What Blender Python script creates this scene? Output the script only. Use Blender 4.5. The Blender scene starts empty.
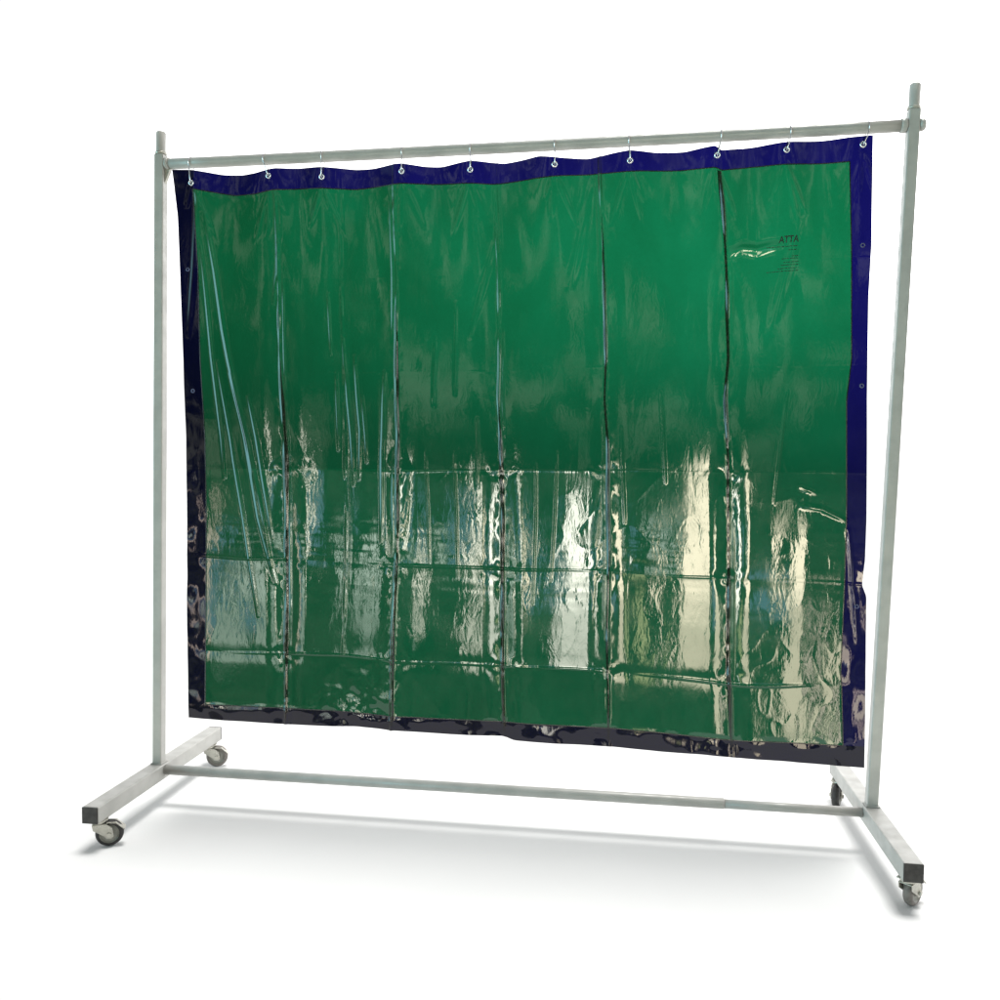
import bpy, bmesh, math
import numpy as np
from mathutils import Vector, Matrix

sc = bpy.context.scene
COL = sc.collection
R = math.radians

# ------------------------------------------------------------------ camera
CAM = np.array([1.4399, -2.4886, 1.0832])
YAW, PITCH, ROLL, F, PPX, PPY = 0.1394, -0.0501, 0.0076, 854.4, 501.7, 507.0
def cam_axes():
    cy, sy, cp, sp = math.cos(YAW), math.sin(YAW), math.cos(PITCH), math.sin(PITCH)
    fw = np.array([-sy*cp, cy*cp, sp]); rt = np.array([cy, sy, 0.0]); up = np.cross(rt, fw)
    cr, sr = math.cos(ROLL), math.sin(ROLL)
    return rt*cr + up*sr, -rt*sr + up*cr, fw
RT, UP, FW = cam_axes()
cd = bpy.data.cameras.new('camera'); cam = bpy.data.objects.new('camera', cd); COL.objects.link(cam)
cam.matrix_world = Matrix([[RT[0], UP[0], -FW[0], CAM[0]], [RT[1], UP[1], -FW[1], CAM[1]],
                           [RT[2], UP[2], -FW[2], CAM[2]], [0, 0, 0, 1]])
cd.sensor_width = 36; cd.lens = F/1000*36; cd.clip_start = 0.05; cd.clip_end = 300
cd.shift_x = -(PPX-500)/1000; cd.shift_y = (PPY-500)/1000
sc.camera = cam

# ------------------------------------------------------------------ world: white studio side, darker surroundings on the viewer's side
sc.view_settings.view_transform = 'Standard'; sc.view_settings.look = 'None'
sc.view_settings.exposure = 0; sc.view_settings.gamma = 1
try: sc.view_settings.use_curve_mapping = False
except Exception: pass
W = bpy.data.worlds.new('World'); sc.world = W; W.use_nodes = True
wn = W.node_tree; wn.nodes.clear()
class NT:
    """small helper to write node maths"""
    def __init__(s, t): s.t = t
    def n(s, typ, **kw):
        x = s.t.nodes.new(typ)
        for k, v in kw.items(): setattr(x, k, v)
        return x
    def put(s, sock, v):
        if isinstance(v, (int, float, tuple)): sock.default_value = v
        else: s.t.links.new(v, sock)
    def m(s, op, a, b=None, c=None, clamp=False):
        x = s.n('ShaderNodeMath', operation=op, use_clamp=clamp); s.put(x.inputs[0], a)
        if b is not None: s.put(x.inputs[1], b)
        if c is not None: s.put(x.inputs[2], c)
        return x.outputs[0]
    def ss(s, v, a, b, lo=0.0, hi=1.0):
        x = s.n('ShaderNodeMapRange', interpolation_type='SMOOTHSTEP'); s.put(x.inputs[0], v)
        x.inputs[1].default_value = a; x.inputs[2].default_value = b
        x.inputs[3].default_value = lo; x.inputs[4].default_value = hi
        return x.outputs[0]
    def mix(s, f, a, b, mode='MIX'):
        x = s.n('ShaderNodeMix', data_type='RGBA', blend_type=mode); s.put(x.inputs[0], f)
        s.put(x.inputs[6], a); s.put(x.inputs[7], b); return x.outputs[2]
    def noise(s, vec, scale, detail=3, rough=.5, dist=0.0):
        x = s.n('ShaderNodeTexNoise'); 
        if vec is not None: s.put(x.inputs['Vector'], vec)
        x.inputs['Scale'].default_value = scale; x.inputs['Detail'].default_value = detail
        x.inputs['Roughness'].default_value = rough; x.inputs['Distortion'].default_value = dist
        return x.outputs['Fac']
w = NT(wn)
tc = w.n('ShaderNodeTexCoord'); sx = w.n('ShaderNodeSeparateXYZ'); w.put(sx.inputs[0], tc.outputs['Generated'])
X, Y, Z = sx.outputs
horiz = w.m('SQRT', w.m('ADD', w.m('MULTIPLY', X, X), w.m('MULTIPLY', Y, Y)))
el = w.m('MULTIPLY', w.m('ARCTAN2', Z, horiz), 57.29578)
az = w.m('MULTIPLY', w.m('ARCTAN2', X, w.m('MULTIPLY', Y, -1.0)), 57.29578)
dirv = tc.outputs['Generated']
n1 = w.m('SUBTRACT', w.noise(dirv, 9, 3, .6), .5)
n2 = w.m('SUBTRACT', w.noise(dirv, 28, 4, .6), .5)
# white studio half
back_az = w.m('ARCTAN2', X, Y)
side = w.ss(back_az, -0.75, 0.35, 0.55, 1.0)
bk = w.m('MULTIPLY', w.m('ADD', w.ss(el, -3.0, 9.0, 1.12, 2.45), w.ss(el, 3.0, 14.0, 0.0, 1.25)), side)
bk = w.m('MULTIPLY', bk, w.ss(el, 19.0, 25.0, 1.0, 0.42))
bk = w.m('MAXIMUM', bk, 1.04)
bk = w.m('MULTIPLY', bk, w.ss(el, 33.0, 42.0, 1.0, 0.18))
comb = w.n('ShaderNodeCombineXYZ')
for i in range(3): w.put(comb.inputs[i], bk)
BACK = comb.outputs[0]
# the viewer's side: dim foliage, bluish sky above, dim paving below, bright strips added under the horizon for the curtain to mirror
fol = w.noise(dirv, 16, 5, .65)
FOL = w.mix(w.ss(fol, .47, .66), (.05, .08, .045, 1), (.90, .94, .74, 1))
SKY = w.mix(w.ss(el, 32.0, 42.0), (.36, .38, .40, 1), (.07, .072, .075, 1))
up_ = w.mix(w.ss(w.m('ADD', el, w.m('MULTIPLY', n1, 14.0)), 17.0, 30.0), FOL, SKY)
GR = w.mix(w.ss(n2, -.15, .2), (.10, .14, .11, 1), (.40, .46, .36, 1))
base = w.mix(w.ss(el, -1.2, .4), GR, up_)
# bright bands added to both sides so the folds catch glints
side_glow = w.m('MULTIPLY', w.m('MULTIPLY', w.ss(w.m('ABSOLUTE', az), 38.0, 50.0), w.ss(w.m('ABSOLUTE', az), 70.0, 84.0, 1.0, 0.0)), w.m('MULTIPLY', w.ss(el, -15.0, -9.0), w.ss(el, 9.0, 18.0, 1.0, 0.0)))
side_glow = w.m('MULTIPLY', side_glow, w.m('MAXIMUM', w.ss(w.noise(dirv, 5.5, 4, .65), .46, .60, .03, 1.0), w.ss(az, -5.0, 5.0, .9, 0.0)))
base = w.mix(side_glow, base, w.mix(w.ss(az, -5.0, 5.0), (2.6, 5.4, 6.0, 1), (4.6, 4.7, 4.4, 1)))
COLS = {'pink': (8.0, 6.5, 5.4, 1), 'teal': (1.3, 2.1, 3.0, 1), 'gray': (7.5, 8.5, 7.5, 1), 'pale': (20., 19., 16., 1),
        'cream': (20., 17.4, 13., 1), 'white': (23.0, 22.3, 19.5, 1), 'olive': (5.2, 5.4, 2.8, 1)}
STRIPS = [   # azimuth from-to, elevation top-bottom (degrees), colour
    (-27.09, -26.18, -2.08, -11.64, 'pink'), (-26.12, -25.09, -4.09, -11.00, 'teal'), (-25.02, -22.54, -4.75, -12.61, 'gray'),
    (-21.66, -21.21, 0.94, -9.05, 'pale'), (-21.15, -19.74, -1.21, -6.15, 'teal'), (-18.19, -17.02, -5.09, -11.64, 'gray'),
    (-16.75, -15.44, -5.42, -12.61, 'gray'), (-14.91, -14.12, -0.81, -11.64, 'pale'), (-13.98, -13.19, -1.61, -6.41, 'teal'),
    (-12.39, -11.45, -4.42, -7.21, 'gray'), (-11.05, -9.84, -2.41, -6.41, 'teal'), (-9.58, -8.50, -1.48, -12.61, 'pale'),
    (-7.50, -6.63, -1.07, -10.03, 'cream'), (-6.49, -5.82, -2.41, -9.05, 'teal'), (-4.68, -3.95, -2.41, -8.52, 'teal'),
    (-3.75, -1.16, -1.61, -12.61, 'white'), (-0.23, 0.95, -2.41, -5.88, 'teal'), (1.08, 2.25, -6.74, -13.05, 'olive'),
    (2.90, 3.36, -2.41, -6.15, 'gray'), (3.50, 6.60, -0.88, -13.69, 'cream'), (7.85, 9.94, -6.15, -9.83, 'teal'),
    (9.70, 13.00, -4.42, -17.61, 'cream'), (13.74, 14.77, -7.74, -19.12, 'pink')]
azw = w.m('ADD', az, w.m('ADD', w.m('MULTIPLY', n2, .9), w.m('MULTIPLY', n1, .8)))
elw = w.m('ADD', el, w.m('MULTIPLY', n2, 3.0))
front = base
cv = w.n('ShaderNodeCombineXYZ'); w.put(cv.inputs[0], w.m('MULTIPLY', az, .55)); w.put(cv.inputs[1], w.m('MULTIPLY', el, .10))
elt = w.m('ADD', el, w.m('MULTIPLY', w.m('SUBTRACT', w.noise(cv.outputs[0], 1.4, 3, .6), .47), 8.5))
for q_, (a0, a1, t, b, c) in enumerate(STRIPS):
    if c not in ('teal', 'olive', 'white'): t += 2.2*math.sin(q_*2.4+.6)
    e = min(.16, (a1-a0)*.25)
    tp = w.ss(el, b, t, 0.0, (a1-a0)*.24)                # the added strips narrow upwards
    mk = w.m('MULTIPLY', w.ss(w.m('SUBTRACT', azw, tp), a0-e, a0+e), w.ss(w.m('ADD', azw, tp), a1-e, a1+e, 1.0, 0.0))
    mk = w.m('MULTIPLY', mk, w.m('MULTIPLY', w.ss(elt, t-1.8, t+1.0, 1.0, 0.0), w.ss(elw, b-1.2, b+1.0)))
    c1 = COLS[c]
    if c in ('pale', 'cream', 'white', 'gray'):     # the lower end of each added strip is dimmer
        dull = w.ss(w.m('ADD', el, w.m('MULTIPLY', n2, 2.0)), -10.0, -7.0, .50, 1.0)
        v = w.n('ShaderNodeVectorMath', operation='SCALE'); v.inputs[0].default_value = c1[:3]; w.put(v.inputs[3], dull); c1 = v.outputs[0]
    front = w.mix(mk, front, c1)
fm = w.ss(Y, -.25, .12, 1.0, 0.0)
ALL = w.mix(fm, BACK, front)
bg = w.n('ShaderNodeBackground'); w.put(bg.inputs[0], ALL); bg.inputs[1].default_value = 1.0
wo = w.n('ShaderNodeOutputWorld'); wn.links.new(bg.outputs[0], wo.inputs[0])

# ------------------------------------------------------------------ key light: broad, almost overhead, a little from the back right
sd = bpy.data.lights.new('key_light', 'SUN'); sd.energy = 3.0; sd.angle = R(21); sd.color = (1, .985, .96)
so = bpy.data.objects.new('key_light', sd); COL.objects.link(so)
so.rotation_euler = Vector((-.12, -.10, -1)).to_track_quat('-Z', 'Y').to_euler()

# ------------------------------------------------------------------ materials
def mat(name):
    m = bpy.data.materials.new(name); m.use_nodes = True; m.node_tree.nodes.clear(); return m, NT(m.node_tree)
def pbr(name, col, rough=.5, metal=0.0, var=.12, scale=30, bump=0.0, spec=.5):
    m, t = mat(name); p = t.n('ShaderNodeBsdfPrincipled'); o = t.n('ShaderNodeOutputMaterial')
    g = t.n('ShaderNodeTexCoord').outputs['Object']
    f = t.noise(g, scale, 5, .6)
    dk = tuple(c*(1-var) for c in col[:3])+(1,); lt = tuple(min(1, c*(1+var)) for c in col[:3])+(1,)
    t.put(p.inputs['Base Color'], t.mix(t.ss(f, .35, .65), dk, lt))
    t.put(p.inputs['Roughness'], t.ss(t.noise(g, scale*2.3, 4), .3, .7, max(.02, rough-.08), rough+.1))
    p.inputs['Metallic'].default_value = metal; p.inputs['Specular IOR Level'].default_value = spec
    if bump:
        b = t.n('ShaderNodeBump'); b.inputs['Strength'].default_value = bump; b.inputs['Distance'].default_value = .001
        t.put(b.inputs['Height'], t.noise(g, scale*8, 3)); t.put(p.inputs['Normal'], b.outputs[0])
    m.node_tree.links.new(p.outputs[0], o.inputs[0]); return m
M_floor = pbr('white_floor', (.86, .86, .86), .9, 0, .006, 3, 0, 0)
M_tube = pbr('grey_painted_steel', (.41, .407, .385), .42, .10, .07, 14, .12)
M_zinc = pbr('zinc_plated_steel', (.44, .43, .38), .34, .6, .12, 40, .1)
M_wire = pbr('bright_wire', (.75, .75, .78), .18, 1.0, .06, 60)
M_eyelet = pbr('nickel_eyelet', (.85, .88, .95), .16, .85, .06, 90)
M_stud = pbr('dull_blue_stud', (.10, .11, .20), .4, .4)
M_cap = pbr('black_plastic', (.045, .042, .040), .5, 0, .25, 50, .1, .25)
M_tyre = pbr('black_rubber', (.018, .017, .017), .55, 0, .3, 60, .2)
M_tyre_grey = pbr('grey_rubber', (.16, .145, .13), .55, 0, .2, 60, .2)
M_rim = pbr('grey_plastic_rim', (.22, .22, .19), .4, 0, .15, 60)
M_print = pbr('dark_print', (.004, .022, .014), .5, 0, .2, 200)

def vinyl(name, T, milk, milk_col, ior=1.55, rough=.035, mottle=.10):
    """thin tinted clear sheet: light through it is tinted by path length, the faces mirror the surroundings, a little of the light scatters in it"""
    m, t = mat(name); o = t.n('ShaderNodeOutputMaterial'); L = m.node_tree.links
    g = t.n('ShaderNodeTexCoord').outputs['Object']; geo = t.n('ShaderNodeNewGeometry')
    dp = t.n('ShaderNodeVectorMath', operation='DOT_PRODUCT'); L.new(geo.outputs['Normal'], dp.inputs[0]); L.new(geo.outputs['Incoming'], dp.inputs[1])
    c = t.m('MAXIMUM', t.m('ABSOLUTE', dp.outputs['Value']), .22)
    mp = t.n('ShaderNodeMapping'); L.new(g, mp.inputs[0]); mp.inputs['Scale'].default_value = (1.0, 1.0, .55)
    cloud = t.noise(mp.outputs[0], 3.2, 5, .6, .3)
    fine = t.noise(g, 120, 4, .7)
    path = t.m('MULTIPLY', t.m('DIVIDE', 1.0, c), t.m('ADD', 1.0, t.m('MULTIPLY', t.m('SUBTRACT', cloud, .5), mottle*2.2)))
    path = t.m('ADD', path, t.m('MULTIPLY', t.m('SUBTRACT', fine, .5), mottle*.5))
    cc = t.n('ShaderNodeCombineColor')
    for i in range(3): t.put(cc.inputs[i], t.m('POWER', T[i], path))
    tr = t.n('ShaderNodeBsdfTransparent'); L.new(cc.outputs[0], tr.inputs[0])
    df = t.n('ShaderNodeBsdfDiffuse'); df.inputs[0].default_value = milk_col
    tl = t.n('ShaderNodeBsdfTranslucent'); tl.inputs[0].default_value = milk_col
    s1 = t.n('ShaderNodeMixShader'); s1.inputs[0].default_value = .5; L.new(df.outputs[0], s1.inputs[1]); L.new(tl.outputs[0], s1.inputs[2])
    s2 = t.n('ShaderNodeMixShader'); L.new(tr.outputs[0], s2.inputs[1]); L.new(s1.outputs[0], s2.inputs[2])
    t.put(s2.inputs[0], t.ss(cloud, .3, .75, milk*.6, milk*1.5))
    # faint ripples of the soft sheet
    mp2 = t.n('ShaderNodeMapping'); L.new(g, mp2.inputs[0]); mp2.inputs['Scale'].default_value = (1.0, 1.0, .38)
    b = t.n('ShaderNodeBump'); b.inputs['Strength'].default_value = 1.0; b.inputs['Distance'].default_value = .00017
    t.put(b.inputs['Height'], t.m('ADD', t.noise(mp2.outputs[0], 38, 3, .6, .6), t.m('MULTIPLY', t.noise(g, 160, 3, .6), .10)))
    gl = t.n('ShaderNodeBsdfGlossy'); gl.inputs[0].default_value = (1, 1, 1, 1); L.new(b.outputs[0], gl.inputs['Normal'])
    t.put(gl.inputs['Roughness'], t.ss(t.noise(g, 9, 5, .7), .35, .7, rough*.5, rough*2.2))
    fr = t.n('ShaderNodeFresnel'); fr.inputs[0].default_value = ior
    sh = t.n('ShaderNodeMixShader'); t.put(sh.inputs[0], t.m('MULTIPLY', fr.outputs[0], 1.05))
    L.new(s2.outputs[0], sh.inputs[1]); L.new(gl.outputs[0], sh.inputs[2]); L.new(sh.outputs[0], o.inputs[0])
    return m
M_green = vinyl('green_clear_vinyl', (.0011, .061, .024), .035, (.02, .28, .15, 1), mottle=.17)
M_navy = vinyl('navy_clear_vinyl', (.0022, .0016, .042), .02, (.03, .03, .16, 1), mottle=.15, ior=1.42)

# ------------------------------------------------------------------ object helpers
def link(name, me, m, parent=None, smooth=False):
    o = bpy.data.objects.new(name, me); COL.objects.link(o)
    if m: me.materials.append(m)
    if smooth:
        for p in me.polygons: p.use_smooth = True
    if parent: o.parent = parent
    return o
def obj(name, bm, m, parent=None, bevel=0.0, smooth=False):
    me = bpy.data.meshes.new(name); bmesh.ops.recalc_face_normals(bm, faces=bm.faces); bm.to_mesh(me); bm.free()
    o = link(name, me, m, parent, smooth)
    if bevel:
        b = o.modifiers.new('bevel', 'BEVEL'); b.width = bevel; b.segments = 2; b.limit_method = 'ANGLE'; b.angle_limit = R(50)
    return o
def empty(name, loc, label=None, cat=None, group=None, parent=None):
    o = bpy.data.objects.new(name, None); COL.objects.link(o); o.location = loc; o.empty_display_size = .05
    if label: o['label'] = label; o['category'] = cat
    if group: o['group'] = group
    if parent: o.parent = parent
    return o
def box(bm, a, b):
    v = [bm.verts.new((x, y, z)) for z in (a[2], b[2]) for y in (a[1], b[1]) for x in (a[0], b[0])]
    for f in ((0, 1, 3, 2), (4, 6, 7, 5), (0, 4, 5, 1), (2, 3, 7, 6), (0, 2, 6, 4), (1, 5, 7, 3)): bm.faces.new([v[i] for i in f])
def prism(bm, quad0, quad1):
    a = [bm.verts.new(p) for p in quad0]; b = [bm.verts.new(p) for p in quad1]; n = len(a)
    bm.faces.new(a[::-1]); bm.faces.new(b)
    for i in range(n): bm.faces.new((a[i], a[(i+1) % n], b[(i+1) % n], b[i]))
def frames(pts, closed=False):
    pts = [Vector(p) for p in pts]; n = len(pts); out = []; ref = None
    for i, p in enumerate(pts):
        if closed: t = (pts[(i+1) % n]-pts[i-1]).normalized()
        else: t = (pts[min(i+1, n-1)]-pts[max(i-1, 0)]).normalized()
        if ref is None: ref = t.orthogonal().normalized()
        ref = (ref-t*ref.dot(t)).normalized(); out.append((p, ref.copy(), t.cross(ref)))
    return out
def tube(bm, pts, r, seg=20, closed=False, cap=True):
    rs = r if isinstance(r, (list, tuple)) else [r]*len(pts); rings = []
    for (p, a, b), rr in zip(frames(pts, closed), rs):
        rings.append([bm.verts.new(p+(a*math.cos(2*math.pi*k/seg)+b*math.sin(2*math.pi*k/seg))*rr) for k in range(seg)])
    n = len(rings)
    for i in range(n if closed else n-1):
        A, B = rings[i], rings[(i+1) % n]
        for k in range(seg): bm.faces.new((A[k], A[(k+1) % seg], B[(k+1) % seg], B[k]))
    if cap and not closed: bm.faces.new(rings[0][::-1]); bm.faces.new(rings[-1])
def lathe(bm, prof, c, axis, seg=40):
    """closed (radius, along) profile turned round axis"""
    ax = Vector(axis).normalized(); a = ax.orthogonal().normalized(); b = ax.cross(a); c = Vector(c)
    rings = [[bm.verts.new(c+ax*h+(a*math.cos(2*math.pi*k/seg)+b*math.sin(2*math.pi*k/seg))*r) for k in range(seg)] for r, h in prof]
    for i in range(len(rings)):
        A, B = rings[i], rings[(i+1) % len(rings)]
        for k in range(seg): bm.faces.new((A[k], A[(k+1) % seg], B[(k+1) % seg], B[k]))
def at(px, py, y=0.0):
    """the point of the upright plane at depth y that the photograph shows at px, py"""
    d = FW*F + RT*(px-PPX) - UP*(py-PPY); k = (y-CAM[1])/d[1]; return CAM+d*k

# ------------------------------------------------------------------ floor
bm = bmesh.new(); v = [bm.verts.new(p) for p in ((-60, -.95, 0), (60, -.95, 0), (60, 150, 0), (-60, 150, 0))]; bm.faces.new(v)
fl = obj('floor', bm, M_floor); fl['kind'] = 'structure'

# ------------------------------------------------------------------ the stand
WX = 2.150; ZT = .130; Q = .0477; S = .030; FA, FB = .3545, .3766
LXT = (.0316, WX+.056); HT = (2.018, 2.046)          # post tops lean outwards a little
st = empty('welding_screen_stand', (WX/2, 0, 0), 'pale grey steel tube stand on four castors carrying the green screen', 'stand')
OFF = Vector((WX/2, 0, 0))
def par(o):                                            # parts are drawn in world metres, then hung on the stand's base
    o.parent = st; o.matrix_parent_inverse = Matrix.Translation(-OFF); return o
def sq(x, z, h=S/2): return [(x-h, -h, z), (x+h, -h, z), (x+h, h, z), (x-h, h, z)]
XR = (0.0, WX)
posts = []
for i in range(2):
    bm = bmesh.new(); xt = LXT[i]; xb = XR[i]
    prism(bm, sq(xb, ZT), sq(xt, HT[i]))
    p = par(obj('post', bm, M_tube, None, .003)); posts.append(p)
    dx = (xt-xb)/(HT[i]-ZT)
    bm = bmesh.new(); tube(bm, [(xt-dx*.04, 0, HT[i]-.04), (xt, 0, HT[i]), (xt+dx*.066, 0, HT[i]+.066), (xt+dx*.069, 0, HT[i]+.069)], [.0135, .0145, .0145, .012], 28)
    s = obj('post_extension', bm, M_tube, None, smooth=False); par(s)
    for f in s.data.polygons: f.use_smooth = len(f.vertices) == 4
    bm = bmesh.new(); lathe(bm, [(.0148, 0), (.0172, .001), (.0172, .007), (.0148, .008)], (xt, 0, HT[i]+.0005), (dx, 0, 1))
    c = obj('collar', bm, M_zinc, s, smooth=True); c.matrix_parent_inverse = Matrix.Translation(-OFF).inverted() @ Matrix.Translation(-OFF)
def px(i, z): return XR[i]+(LXT[i]-XR[i])*(z-ZT)/(HT[i]-ZT)
ZRL, ZRR = 1.990, 2.006                                # top rail height at its two ends
RR = .0160
a = Vector((px(0, ZRL)+S/2+.001, 0, ZRL)); b = Vector((px(1, ZRR)-S/2-.001, 0, ZRR))
def rail_pt(x): t = (x-a.x)/(b.x-a.x); return a+(b-a)*t
bm = bmesh.new(); N = 14
tube(bm, [a+(b-a)*k/N+Vector((0, 0, -.003*math.sin(math.pi*k/N))) for k in range(N+1)], RR, 32)
rail = par(obj('top_rail', bm, M_tube)); 
for f in rail.data.polygons: f.use_smooth = len(f.vertices) == 4
for x0, x1 in ((a.x+.001, a.x+.012), (b.x-.016, b.x-.001)):
    bm = bmesh.new(); r0, r1 = rail_pt(x0), rail_pt(x1); tube(bm, [r0, r0+(r1-r0)*.15, r0+(r1-r0)*.85, r1], [.0175, .0188, .0188, .0175], 32)
    c = obj('collar', bm, M_tube, rail, smooth=True)
bm = bmesh.new(); xn = px(1, ZRR)+S/2; tube(bm, [(xn+.001, 0, ZRR), (xn+.010, 0, ZRR), (xn+.016, 0, ZRR), (xn+.018, 0, ZRR)], [.016, .016, .013, .007], 24)
par(obj('rail_end_knob', bm, M_tube, None, smooth=True))
bm = bmesh.new(); xg = px(0, ZRL-.03)+S/2
prism(bm, [(xg, -.006, ZRL-.058), (xg+.001, -.006, ZRL-.0165), (xg+.018, -.006, ZRL-.0165)], [(xg, .006, ZRL-.058), (xg+.001, .006, ZRL-.0165), (xg+.018, .006, ZRL-.0165)])
par(obj('gusset', bm, M_zinc))
# bottom rail: a wide tube that slides over a thinner one
ZB = .110; xs = float(at(724, 800)[0])
bm = bmesh.new(); tube(bm, [(Q/2+.001, -.002, ZB), (xs-.003, -.002, ZB), (xs, -.002, ZB)], [.0155, .0155, .0145], 32)
br = par(obj('bottom_rail', bm, M_tube))
bm = bmesh.new(); tube(bm, [(xs-.05, -.002, ZB-.001), (WX-Q/2-.001, -.002, ZB-.001)], .0132, 32)
ir = obj('inner_tube', bm, M_tube, br)
for o_ in (br, ir):
    for f in o_.data.polygons: f.use_smooth = len(f.vertices) == 4
# feet with plastic end caps
feet = []
for i, xb in enumerate(XR):
    bm = bmesh.new(); box(bm, (xb-Q/2, -FA, ZT-Q), (xb+Q/2, FB, ZT-.0005))
    ft = par(obj('foot', bm, M_tube, None, .0035)); feet.append(ft)
    for y0, y1 in ((-FA-.004, -FA-.0004), (FB+.0004, FB+.004)):
        bm = bmesh.new(); box(bm, (xb-Q/2+.0006, y0, ZT-Q+.0006), (xb+Q/2-.0006, y1, ZT-.0010))
        obj('end_cap', bm, M_cap, ft, .0015)
    bm = bmesh.new(); box(bm, (xb-S/2-.004, -S/2-.004, ZT), (xb+S/2+.004, S/2+.004, ZT+.0035))   # weld seat under the post
    obj('weld_seat', bm, M_tube, posts[i], .0015)
# castors
def caster(x, y, rot, rim_mat, tyre_mat, pedal, first=None):
    """castor in local metres: stem at 0,0, wheel trailing along -x, axle along y"""
    root = empty('caster', (0, 0, 0)); root.parent = st
    root.location = (x-OFF.x, y, 0); root.rotation_euler = (0, 0, rot)
    WR = .0375; wx = -.027
    bm = bmesh.new(); box(bm, (-.025, -.019, ZT-Q-.0035), (.025, .019, ZT-Q-.0004))
    obj('top_plate', bm, M_zinc, root, .001)
    bm = bmesh.new(); lathe(bm, [(.004, -.0105), (.017, -.0105), (.0195, -.007), (.0195, -.003), (.016, 0), (.004, 0)], (0, 0, ZT-Q-.0036), (0, 0, 1), 32)
    obj('swivel_race', bm, M_zinc, root, smooth=True)
    bm = bmesh.new(); zt = ZT-Q-.014
    for s in (-1, 1):
        pr = [(.017, zt), (-.019, zt), (-.036, zt-.012), (wx-.012, WR-.006), (wx-.006, WR-.012), (wx+.006, WR-.012), (wx+.012, WR-.004), (.014, zt-.016)]
        y0, y1 = s*.0150, s*.0172
        prism(bm, [(p[0], y0, p[1]) for p in pr], [(p[0], y1, p[1]) for p in pr])
    box(bm, (-.024, -.0148, zt-.0022), (.017, .0148, zt))
    obj('fork', bm, M_zinc, root, .0008)
    bm = bmesh.new(); k = .012
    prof = [(.0265, -k)]+[(.0265+(WR-.0265)*math.sin(t), -k*math.cos(t)) for t in [R(q) for q in range(25, 156, 13)]]+[(.0265, k)]
    lathe(bm, prof, (wx, 0, WR), (0, 1, 0), 48); wh = obj('tyre', bm, tyre_mat, root, smooth=True)
    bm = bmesh.new(); lathe(bm, [(.0035, -.010), (.010, -.0125), (.012, -.008), (.022, -.008), (.0264, -.0115), (.0264, .0115), (.022, .008), (.012, .008), (.010, .0125), (.0035, .010)], (wx, 0, WR), (0, 1, 0), 40)
    obj('rim', bm, rim_mat, root, .0004)
    bm = bmesh.new(); tube(bm, [(wx, -.0205, WR), (wx, .0205, WR)], .0032, 12)
    for s in (-1, 1): tube(bm, [(wx, s*.0174, WR), (wx, s*.0215, WR)], .0062, 6)
    obj('axle', bm, M_zinc, root)
    if pedal:
        bm = bmesh.new()
        pp = [(-.020, .0135, zt+.0035), (-.045, .0150, zt+.001), (-.068, .0160, zt-.020), (-.068, .0160, zt-.0225), (-.045, .0150, zt-.002), (-.020, .0135, zt+.0008)]
        prism(bm, [(x_, -y_, z_) for x_, y_, z_ in pp], pp)
        obj('brake_pedal', bm, M_zinc, root, .0008)
    return root
CX = FA-.034
caster(-.001, -CX+.006, R(206), M_rim, M_tyre, True)
caster(WX+.000, -CX, R(229), M_rim, M_tyre_grey, True)
caster(.0, FB-.045, R(196), M_rim, M_tyre_grey, True)
caster(WX-.008, FB-.045, R(68), M_rim, M_tyre, False)

# ------------------------------------------------------------------ value noise for the sheet
rng = np.random.RandomState(7)
def vnoise(u, v, nu, nv, seed):
    r = np.random.RandomState(seed); g = r.rand(nv+5, nu+5)*2-1
    x = np.clip(u, 0, 1)*nu; y = np.clip(v, 0, 1)*nv; xi = x.astype(int); yi = y.astype(int); fx = x-xi; fy = y-yi
    def w4(t): return [(1-t)**3/6, (3*t**3-6*t**2+4)/6, (-3*t**3+3*t**2+3*t+1)/6, t**3/6]
    wx, wy = w4(fx), w4(fy); o = 0
    for j in range(4):
        for i in range(4): o = o+g[yi+j, xi+i]*wx[i]*wy[j]
    return o*1.6
def sstep(x, a, b):
    t = np.clip((x-a)/(b-a), 0, 1); return t*t*(3-2*t)

# ------------------------------------------------------------------ outline of the sheet (outer and inner edge of its navy border)
TOP = [(174, 171), (193, 171), (223, 175), (244, 175.5), (257, 174), (275, 169), (306, 168), (322, 168), (356, 170), (374, 169), (401, 165), (424, 167), (442, 167), (471, 162), (505, 163), (539, 157), (562, 159.3), (588, 159), (614, 154), (630, 151.5), (654, 153), (685, 152), (716, 146), (720, 151), (750, 147), (786, 143), (828, 140), (872, 136.5)]
TOPI = [(174, 189.5), (195, 190), (236, 196), (257, 195), (275, 190.5), (306, 189), (356, 190), (403, 185), (458, 184.5), (494, 184.5), (536, 179), (575, 176), (640, 172), (680, 171), (716, 168), (721, 171), (750, 167), (849, 162.5), (872, 161.5)]
BOT = [(189, 717), (224, 720), (258, 722), (286, 724), (334, 726), (356, 726), (392, 730), (452, 734), (504, 736), (514, 740), (556, 743), (613, 746), (660, 751), (704, 754), (732, 757), (788, 761), (864, 767.5)]
BOTI = [(189, 703), (206, 704), (272, 707), (345, 711), (392, 716), (499, 721), (530, 723.5), (613, 727.4), (660, 732), (732, 740), (788, 742), (855, 745.6), (864, 746)]
LEF = [(136, 174), (171, 174), (217, 179), (295, 181.6), (360, 184), (386, 184.7), (438, 187), (516, 188), (620, 188), (717, 189.4)]
LEFI = [(136, 194), (190, 194.6), (270, 199), (360, 201), (438, 206), (516, 207.5), (600, 207), (717, 206)]
RIG = [(136, 872), (245, 871), (298, 868), (360, 867), (400, 866.5), (442, 866.5), (520, 866), (560, 864.5), (585, 861.5), (596, 865.8), (680, 865), (767, 864)]
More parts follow.
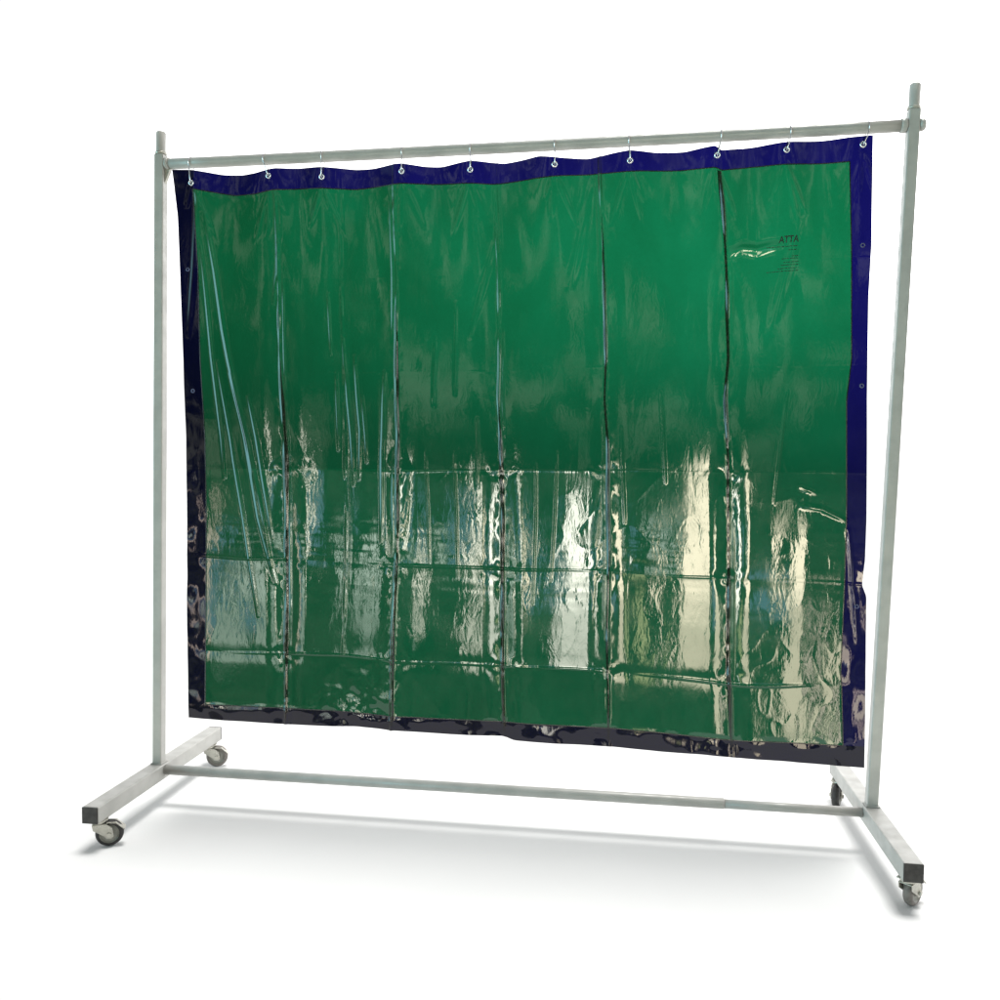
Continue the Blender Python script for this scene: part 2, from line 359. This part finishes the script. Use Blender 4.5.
RIGI = [(136, 849), (162, 849), (250, 851), (360, 851), (400, 846), (520, 846), (585, 844), (674, 840), (684, 841), (767, 843)]
def cur(P, x, sm=1.2):
    P = np.array(P, float); return sum(np.interp(x+k*sm, P[:, 0], P[:, 1]) for k in (-2, -1, 0, 1, 2))/5
UL, UR, VT, VB = .028, .972, .034, .964
def sheet_px(u, v):
    x = 174+u*695.; y = 160+v*590.
    for _ in range(9):
        l, li, ri, r = cur(LEF, y), cur(LEFI, y), cur(RIGI, y), cur(RIG, y)
        x = np.where(u < UL, l+(li-l)*u/UL, np.where(u > UR, ri+(r-ri)*(u-UR)/(1-UR), li+(ri-li)*(u-UL)/(UR-UL)))
        t, ti, bi, b = cur(TOP, x), cur(TOPI, x), cur(BOTI, x), cur(BOT, x)
        y = np.where(v < VT, t+(ti-t)*v/VT, np.where(v > VB, bi+(b-bi)*(v-VB)/(1-VB), ti+(bi-ti)*(v-VT)/(VB-VT)))
    return x, y
CRU = [(.143, .147, 1.0, 1), (.318, .303, 1.0, -1), (.459, .470, 1.1, 1), (.612, .627, .8, -1), (.785, .809, 1.2, 1), (.235, .232, .25, 1)]
CRV = [(.533, .34, 1), (.70, 1.0, -1), (.868, 1.1, 1), (.36, .06, -1), (.19, .04, 1)]
RID = [  # taut pulls in the sheet: polyline in sheet coordinates (across, down), height, half width (in widths of the sheet)
    ([(.042, .075), (.062, .28), (.085, .45), (.105, .62), (.13, .74)], .0030, .0045),
    ([(.070, .36), (.090, .48), (.108, .60), (.125, .71)], .0030, .0035),
    ([(.032, .12), (.046, .35), (.056, .55)], .0018, .0035), ([(.095, .40), (.112, .55), (.125, .66)], .0024, .003), ([(.215, .22), (.218, .33)], .0016, .003), ([(.262, .40), (.266, .52)], .0018, .003), ([(.43, .44), (.428, .56)], .0014, .003), ([(.70, .40), (.705, .55)], .0016, .003), ([(.64, .46), (.645, .62)], .0014, .003),
    ([(.052, .34), (.070, .52), (.092, .70), (.105, .80)], .0020, .0030),
    ([(.236, .30), (.243, .46), (.246, .56)], .0022, .0035), ([(.252, .33), (.257, .46), (.254, .55)], .0022, .0030),
    ([(.225, .36), (.224, .50)], .0016, .0030), ([(.296, .36), (.288, .50), (.286, .66)], .0026, .0040),
    ([(.352, .50), (.358, .70)], .0014, .0020), ([(.394, .50), (.400, .72)], .0014, .0020), ([(.515, .52), (.512, .76)], .0012, .0020),
    ([(.546, .50), (.538, .72)], .0012, .0020), ([(.37, .30), (.366, .42)], .0012, .004), ([(.40, .24), (.398, .40)], .0010, .004),
    ([(.148, .10), (.142, .18), (.136, .24)], .0020, .004), ([(.46, .12), (.42, .30)], .0012, .006), ([(.60, .05), (.565, .22)], .0016, .010),
    ([(.90, .12), (.855, .30)], .0016, .012), ([(.885, .40), (.865, .58)], .0010, .003), ([(.035, .02), (.01, .30)], .002, .006),
    ([(.905, .583), (.935, .588), (.972, .606)], .0017, .0048), ([(.903, .553), (.93, .563)], .0012, .0045), ([(.975, .62), (.983, .70), (.990, .80)], .0018, .004),
    ([(.795, .172), (.815, .166), (.835, .170), (.868, .162)], .0045, .010)]
EYE = [(193, 184), (270, 177), (323, 178), (403, 173), (471, 171), (555, 166), (630, 162), (717, 156), (786, 151), (862, 146)]
EU = [(e[0]-174)/697 for e in EYE]
def depth(u, v):
    """how far the sheet stands behind (+) or in front of (-) its hanging plane, metres"""
    D = np.zeros_like(u)
    W_ = 2.0; H_ = 1.68
    # gathers below the rings, fading downwards
    ph = np.interp(u, EU, np.arange(len(EU), dtype=float))
    D += -.007*np.cos(2*math.pi*ph)*np.exp(-v/.10)
    D += .0052*vnoise(u, v, 13, 2, 3)*(1-.8*sstep(v, .1, .6))*(1-.4*sstep(u, .5, .8))+.0024*vnoise(u, v, 24, 3, 4)*(1-sstep(v, .15, .6))
    D += .0022*vnoise(u, v, 5, 2, 5)
    D += .00055*vnoise(u, v, 34, 7, 8)*sstep(v, .3, .6)
    cre = 0; hf = 1-.75*np.exp(-((v-.50)/.06)**2)
    for k, (ut, ub, h, s) in enumerate(CRU):
        uc = ut+(ub-ut)*v+.0018*vnoise(v*0+.5, v, 1, 14, 20+k)
        du = (u-uc)*W_; mod = .75+.5*vnoise(v*0+.3, v, 1, 9, 40+k)
        D += s*h*.0038*np.sqrt(np.exp(-(du/.035)**2))*np.clip(1-np.abs(du)/.06, 0, 1)*mod
        D += -h*.0052*np.exp(-(du/.0042)**2)*np.clip(.62+.75*vnoise(v*0+.7, v, 1, 34, 60+k), .12, 1.25)*(.35+.65*sstep(v, .05, .3+.0*v) if k in (0, 1, 2, 5) else 1)
        D += -h*.0016*np.exp(-((du-.012*s)/.003)**2)*np.clip(vnoise(v*0+.2, v, 1, 12, 80+k)+.3, 0, 1)
        cre = np.maximum(cre, h*np.exp(-(du/.013)**2))
    for k, (vc, h, s) in enumerate(CRV):
        vv = vc+.003*vnoise(u, u*0+.5, 16, 1, 120+k)-.008*(u-.5)*(1 if vc < .6 else -1)
        dv = (v-vv)*H_; flip = np.sign(np.sin(ph*0+math.pi*(np.digitize(u, [.145, .31, .465, .62, .80])+.5)))*s
        amp = np.clip(.42+.95*vnoise(u, u*0+.3, 17, 1, 140+k), .0, 1.4)
        D += flip*h*.00035*np.clip(1-np.abs(dv)/.035, 0, 1)**2
        D += -h*.0009*amp*np.exp(-(dv/.0030)**2)
    for P, h, wd in RID:
        P = np.array(P); best = np.full(u.shape, 9.); tt = np.zeros_like(u); L = 0; seg = np.hypot(*(P[1:]-P[:-1]).T); tot = seg.sum()
        for (p, q), sl in zip(zip(P[:-1], P[1:]), seg):
            d = q-p; t = np.clip(((u-p[0])*d[0]*1.42+(v-p[1])*d[1])/(d[0]**2*1.42+d[1]**2), 0, 1)
            ds = np.hypot((u-p[0]-t*d[0]), (v-p[1]-t*d[1])*.84); m_ = ds < best; best = np.where(m_, ds, best); tt = np.where(m_, (L+t*sl)/tot, tt); L += sl
        D += -h*np.exp(-(best/(wd*.62))**2)*np.sin(math.pi*np.clip(tt*.94+.03, 0, 1))**.6
    # small pulls fanning out below the rings and puckers in the hem
    for q, eu in enumerate(EU):
        for g in range(3):
            a0_ = (-.5, .1, .6)[g]+.25*math.sin(q*3.1+g*1.7); ln = .05+.06*abs(math.sin(q*1.9+g*2.3)); k_ = np.clip((v-.02)/ln, 0, 1)
            D += -.0011*np.exp(-((u-eu-a0_*(v-.02)*.5)/.0035)**2)*np.sin(math.pi*k_)
    D += .0011*(1-sstep(v, .0, .30))*(1-sstep(u, .2, .5)*.6)*vnoise(u, v, 30, 22, 240)
    # crumpling along the creases, horizontal ripples where the sheet was folded, crumpled border
    fine = vnoise(u, v, 150, 130, 200); mid = vnoise(u, v, 60, 60, 201)
    low = sstep(v, .25, .65)
    D += .00050*cre*(fine+.8*mid)*(.35+.65*low)
    cross = 0
    for ut, ub, h, s in CRU[:5]:
        for vc, h2, s2 in CRV[:3]:
            cross = np.maximum(cross, np.exp(-(((u-(ut+(ub-ut)*vc))*W_/.05)**2+((v-vc)*H_/.028)**2)))
    D += .00070*cross*(fine+mid)
    rip = vnoise(u, v, 26, 190, 210)*np.clip(vnoise(u, v, 9, 12, 211)+.35, 0, 1)
    D += .00028*rip*(np.exp(-((v-.66)/.035)**2)+.7*np.exp(-((v-.735)/.03)**2))
    D += .00022*vnoise(u, v, 26, 34, 212)*low
    rg = (1-np.clip(np.abs(vnoise(u, v, 44, 20, 230)), 0, 1))**7; rg2 = (1-np.clip(np.abs(vnoise(u, v, 70, 34, 231)), 0, 1))**6
    D += -.00022*low*(rg*np.clip(vnoise(u, v, 8, 7, 232)+.1, 0, 1)+.6*rg2*np.clip(vnoise(u, v, 9, 8, 233)+.0, 0, 1))
    edge = np.maximum(np.maximum(sstep(v, .955, .975), sstep(u, .965, .985)*sstep(v, .5, .8)), (1-sstep(u, .015, .03))*sstep(v, .35, .6))
    D += .0016*edge*vnoise(u, v, 46, 40, 213)+.0006*edge*vnoise(u, v, 90, 80, 214)
    D += .0009*(1-sstep(v, .03, .045))*vnoise(u, v, 40, 60, 215)*(1-.6*sstep(u, .3, .6))
    knot = np.exp(-(((u-.255)/.05)**2+((v-.955)/.045)**2)); D += .0022*knot*(vnoise(u, v, 44, 50, 216)+.5*fine)
    return D
def sheet_pts(u, v, off=0.0):
    X_, Y_ = sheet_px(u, v)
    d = FW[None]*F+RT[None]*(X_-PPX)[:, None]-UP[None]*(Y_-PPY)[:, None]; k = -CAM[1]/d[:, 1]
    P = CAM[None]+d*k[:, None]; P[:, 1] = -.004+depth(u, v)+off; return P
def sheet_at(u, v, off=0.0): return Vector(sheet_pts(np.array([u]), np.array([v]), off)[0])
def px_uv(x, y):                                       # sheet coordinates of a point given in the photograph
    u, v = .5, .5
    for _ in range(25):
        a_, b_ = sheet_px(np.array([u]), np.array([v])); u -= (a_[0]-x)/697; v -= (b_[0]-y)/590
    return float(u), float(v)

def grid_mesh(name, us, vs, m, parent, keep=None):
    nu, nv = len(us), len(vs); U, V = np.meshgrid(us, vs); P = sheet_pts(U.ravel(), V.ravel())
    I = np.arange(nu*nv).reshape(nv, nu)
    q = np.stack([I[1:, :-1], I[1:, 1:], I[:-1, 1:], I[:-1, :-1]], -1)
    if keep is not None:
        uc = (us[1:]+us[:-1])/2; vc = (vs[1:]+vs[:-1])/2; UU, VV = np.meshgrid(uc, vc); q = q[keep(UU, VV)]
    q = q.reshape(-1, 4); used = np.unique(q); rm = np.zeros(nu*nv, int); rm[used] = np.arange(len(used)); q = rm[q]; P = P[used]
    me = bpy.data.meshes.new(name); me.vertices.add(len(P)); me.vertices.foreach_set('co', P.ravel())
    me.loops.add(q.size); me.loops.foreach_set('vertex_index', q.ravel()); me.polygons.add(len(q))
    me.polygons.foreach_set('loop_start', np.arange(0, q.size, 4)); me.polygons.foreach_set('loop_total', np.full(len(q), 4))
    me.polygons.foreach_set('use_smooth', np.ones(len(q), bool)); me.update(calc_edges=True); me.validate()
    return link(name, me, m, parent)
cu = empty('welding_curtain', (0, 0, 0), 'transparent green plastic curtain with navy border hanging from the rings', 'curtain')
cu.location = (1.03, 0, .31)
def hang(o): o.parent = cu; o.matrix_parent_inverse = Matrix.Translation((-1.03, 0, -.31)); return o
us = np.unique(np.concatenate([np.linspace(0, UL, 26), np.linspace(UL, UR, 960), np.linspace(UR, 1, 26)]))
vs = np.unique(np.concatenate([np.linspace(0, VT, 26), np.linspace(VT, VB, 780), np.linspace(VB, 1, 26)]))
hang(grid_mesh('curtain_panel', us[25:985], vs[25:805], M_green, None))
inner = lambda a_, b_: ~((a_ > UL) & (a_ < UR) & (b_ > VT) & (b_ < VB))
dim_tint = lambda k: (.0022**k, .0016**k, .042**k)  # navy tint darkened to stand for dimmer light behind left and bottom edges
M_navy_left = vinyl('navy_vinyl_dim_left', dim_tint(1.35), .015, (.02, .02, .10, 1), mottle=.12, ior=1.42)
M_navy_hem = vinyl('navy_vinyl_dim_hem', dim_tint(1.45), .02, (.04, .02, .08, 1), mottle=.10, ior=1.45)
hang(grid_mesh('border', us, vs, M_navy, None, lambda a_, b_: inner(a_, b_) & (b_ < VB) & (a_ > UL)))
o = hang(grid_mesh('border', us, vs, M_navy_left, None, lambda a_, b_: (a_ < UL) & (b_ < VB))); o['label'] = 'left border, tint darkened for dim light behind'
o = hang(grid_mesh('border', us, vs, M_navy_hem, None, lambda a_, b_: b_ > VB)); o['label'] = 'near-black hem along the bottom, tint darkened for dim light behind'
# doubled folds: where the stored sheet stayed folded a narrow flap lies behind it
for k, (v0, v1, wl, wr) in enumerate([(.34, .99, .002, .007), (.26, .99, .001, .006), (.40, .99, .006, .005), (.10, .99, .0045, .0025), (.035, .985, .0075, .0025)]):
    ut, ub, h, s_ = CRU[k]; t = np.linspace(v0, v1, 420); nz = lambda q, n, sd: vnoise(t*0+q, t, 1, n, sd)
    uc = ut+(ub-ut)*t+.0018*vnoise(t*0+.5, t, 1, 14, 20+k)
    end = np.minimum(1, np.minimum((t-v0)/.10, (v1-t)/.02)+.05)
    if k == 4: end = np.minimum(1, (v1-t)/.02+.05)
    A = sheet_pts(uc-end*wl/2*(1+.45*nz(.2, 22, 300+k)), t, .0030); B = sheet_pts(uc+end*wr/2*(1+.45*nz(.8, 26, 310+k)), t, .0030)
    mid_ = (A+B)/2; mid_[:, 1] += .004
    bm = bmesh.new(); rows = [[bm.verts.new(a_), bm.verts.new(m_), bm.verts.new(b_)] for a_, m_, b_ in zip(A, mid_, B)]
    for r0, r1 in zip(rows, rows[1:]):
        for q in (0, 1): bm.faces.new((r0[q], r0[q+1], r1[q+1], r1[q]))
    hang(obj('folded_flap', bm, M_green, None, smooth=True))
# welded seam between panel and border
M_seam = vinyl('dark_weld_seam', (.002, .010, .012), .25, (.02, .05, .05, 1), rough=.25)
def strip(us_, vs_, nrm, wd=.0016, off=-.0012):
    P0 = sheet_pts(us_, vs_, off); bm = bmesh.new(); rows = [(bm.verts.new(p-nrm*wd), bm.verts.new(p+np.array((0, -.0002, 0))), bm.verts.new(p+nrm*wd)) for p in P0]
    for r0, r1 in zip(rows, rows[1:]):
        for k in (0, 1): bm.faces.new((r0[k], r0[k+1], r1[k+1], r1[k]))
    return bm
for k, (A, B, nr) in enumerate([((UL, VT), (UR, VT), (0, 0, 1)), ((UL, VB), (UR, VB), (0, 0, 1)), ((UL, VT), (UL, VB), (1, 0, 0)), ((UR, VT), (UR, VB), (1, 0, 0))]):
    t = np.linspace(0, 1, 700); hang(obj('weld_seam', strip(A[0]+(B[0]-A[0])*t, A[1]+(B[1]-A[1])*t, np.array(nr, float)), M_seam, None, smooth=True))
# eyelets
eye_pts = []
for k, (x, y) in enumerate(EYE):
    u, v = px_uv(x, y); c = sheet_at(u, v, -.0018); eye_pts.append(c)
    bm = bmesh.new(); lathe(bm, [(.0042, .0006), (.0048, -.0012), (.0062, -.0018), (.0084, -.0008), (.0088, .0006)], c, (.10*math.sin(k*2.1), 1, .12), 28)
    hang(obj('eyelet', bm, M_eyelet, None, smooth=True))
for x, y in [(189, 270), (194, 391), (862, 246), (861, 386), (856, 606)]:
    u, v = px_uv(x, y); c = sheet_at(u, v, -.0016)
    bm = bmesh.new(); lathe(bm, [(.0030, 0), (.0034, -.0012), (.0060, -.0012), (.0068, .0004)], c, (0, 1, 0), 20)
    hang(obj('snap_stud', bm, M_stud, None, smooth=True))
# printing on the sheet, following its surface
def printed(pts_px_faces, name):
    bm = bmesh.new()
    for poly in pts_px_faces: bm.faces.new([bm.verts.new(p) for p in poly])
    return hang(obj(name, bm, M_print))
fc = bpy.data.curves.new('lettering', 'FONT'); fc.body = 'ATTA'; fc.size = 1; fc.offset = .02; fc.resolution_u = 3; fc.shear = .12
fo = bpy.data.objects.new('lettering', fc); COL.objects.link(fo); bpy.context.view_layer.update()
me = bpy.data.meshes.new_from_object(fo); bpy.data.objects.remove(fo, do_unlink=True)
co = np.array([v_.co[:] for v_ in me.vertices]); w0, w1, h1 = co[:, 0].min(), co[:, 0].max(), co[:, 1].max()
X_ = 778+20*(co[:, 0]-w0)/(w1-w0); Yp = 244.0-1.6*(co[:, 0]-w0)/(w1-w0)-6.8*co[:, 1]/h1
uv = [px_uv(x, y) for x, y in zip(X_, Yp)]; P = sheet_pts(np.array([q[0] for q in uv]), np.array([q[1] for q in uv]), -.0022)
me.vertices.foreach_set('co', P.ravel()); me.update(); me.name = 'printed_word'
hang(link('printed_word', me, M_print))
lines = []
r = np.random.RandomState(4)
for y, x0 in [(249.0, 766), (251, 788), (257.0, 791), (260, 781), (263.5, 783), (266.5, 780), (270, 777), (273.5, 766)]:
    x = x0
    while x < 797:
        L = min(r.uniform(1.6, 4.6), 797.5-x)
        s = -.075; q = [(x, y+s*(x-x0)), (x+L, y+s*(x+L-x0)), (x+L, y-.62+s*(x+L-x0)), (x, y-.62+s*(x-x0))]
        uv = [px_uv(*p_) for p_ in q]; lines.append(sheet_pts(np.array([k[0] for k in uv]), np.array([k[1] for k in uv]), -.0022)); x += L+.7
printed(lines, 'printed_lines')

# ------------------------------------------------------------------ rings: each a bent wire loop round the rail and through one eyelet
RPX = [191, 265, 323, 403, 471, 555, 629, 721, 790, 868]
RL = ['thin wire ring beside the left post at the drooping corner', 'thin wire ring second from the left post, over the first vertical crease',
      'thin wire ring third from the left post on the top rail', 'thin wire ring fourth from the left post, over the second vertical crease',
      'thin wire ring fifth from the left post, left of the rail middle', 'thin wire ring sixth from the left post, just right of the rail middle',
      'thin wire ring fourth from the right post on the top rail', 'thin wire ring third from the right post, above the deepest crease',
      'thin wire ring second from the right post, above the printed word', 'thin wire ring nearest the right post at the raised corner']
for k, (x, e) in enumerate(zip(RPX, eye_pts)):
    xr = float(at(x, 150-k*3)[0]); c = rail_pt(xr)-Vector((0, 0, .003*math.sin(math.pi*(xr-a.x)/(b.x-a.x))))
    r0 = RR+.0022; dn = Vector((e.x-c.x, e.y-c.y, e.z-c.z)); pts = []
    for q in range(-100, 281, 14):                       # over the rail
        if -35 <= q <= 215: pts.append(c+Vector((0, r0*math.cos(R(q)), r0*math.sin(R(q)))))
    ex = e+Vector((0, .0018, 0)); bot = ex+Vector((0, 0, -.0010))
    n_ = pts[-1]; f_ = pts[0]
    pts += [n_.lerp(ex, .45)+Vector((.0015, -.006, 0)), n_.lerp(ex, .8)+Vector((.001, -.0075, 0)), bot+Vector((0, -.0055, .001)), bot+Vector((0, 0, -.001)), bot+Vector((0, .0055, .002)), f_.lerp(ex, .65)+Vector((-.001, .006, 0))]
    pts = [p-c for p in pts]
    # round the loop off
    for _ in range(1):
        pts = [w_ for i in range(len(pts)) for w_ in (pts[i]*.75+pts[(i+1) % len(pts)]*.25, pts[i]*.25+pts[(i+1) % len(pts)]*.75)]
    bm = bmesh.new(); tube(bm, pts, .0015, 8, closed=True)
    o = obj('curtain_ring', bm, M_wire, None, smooth=True); o.location = c
    o['label'] = RL[k]; o['category'] = 'ring'; o['group'] = 'wire rings holding the curtain on the rail'
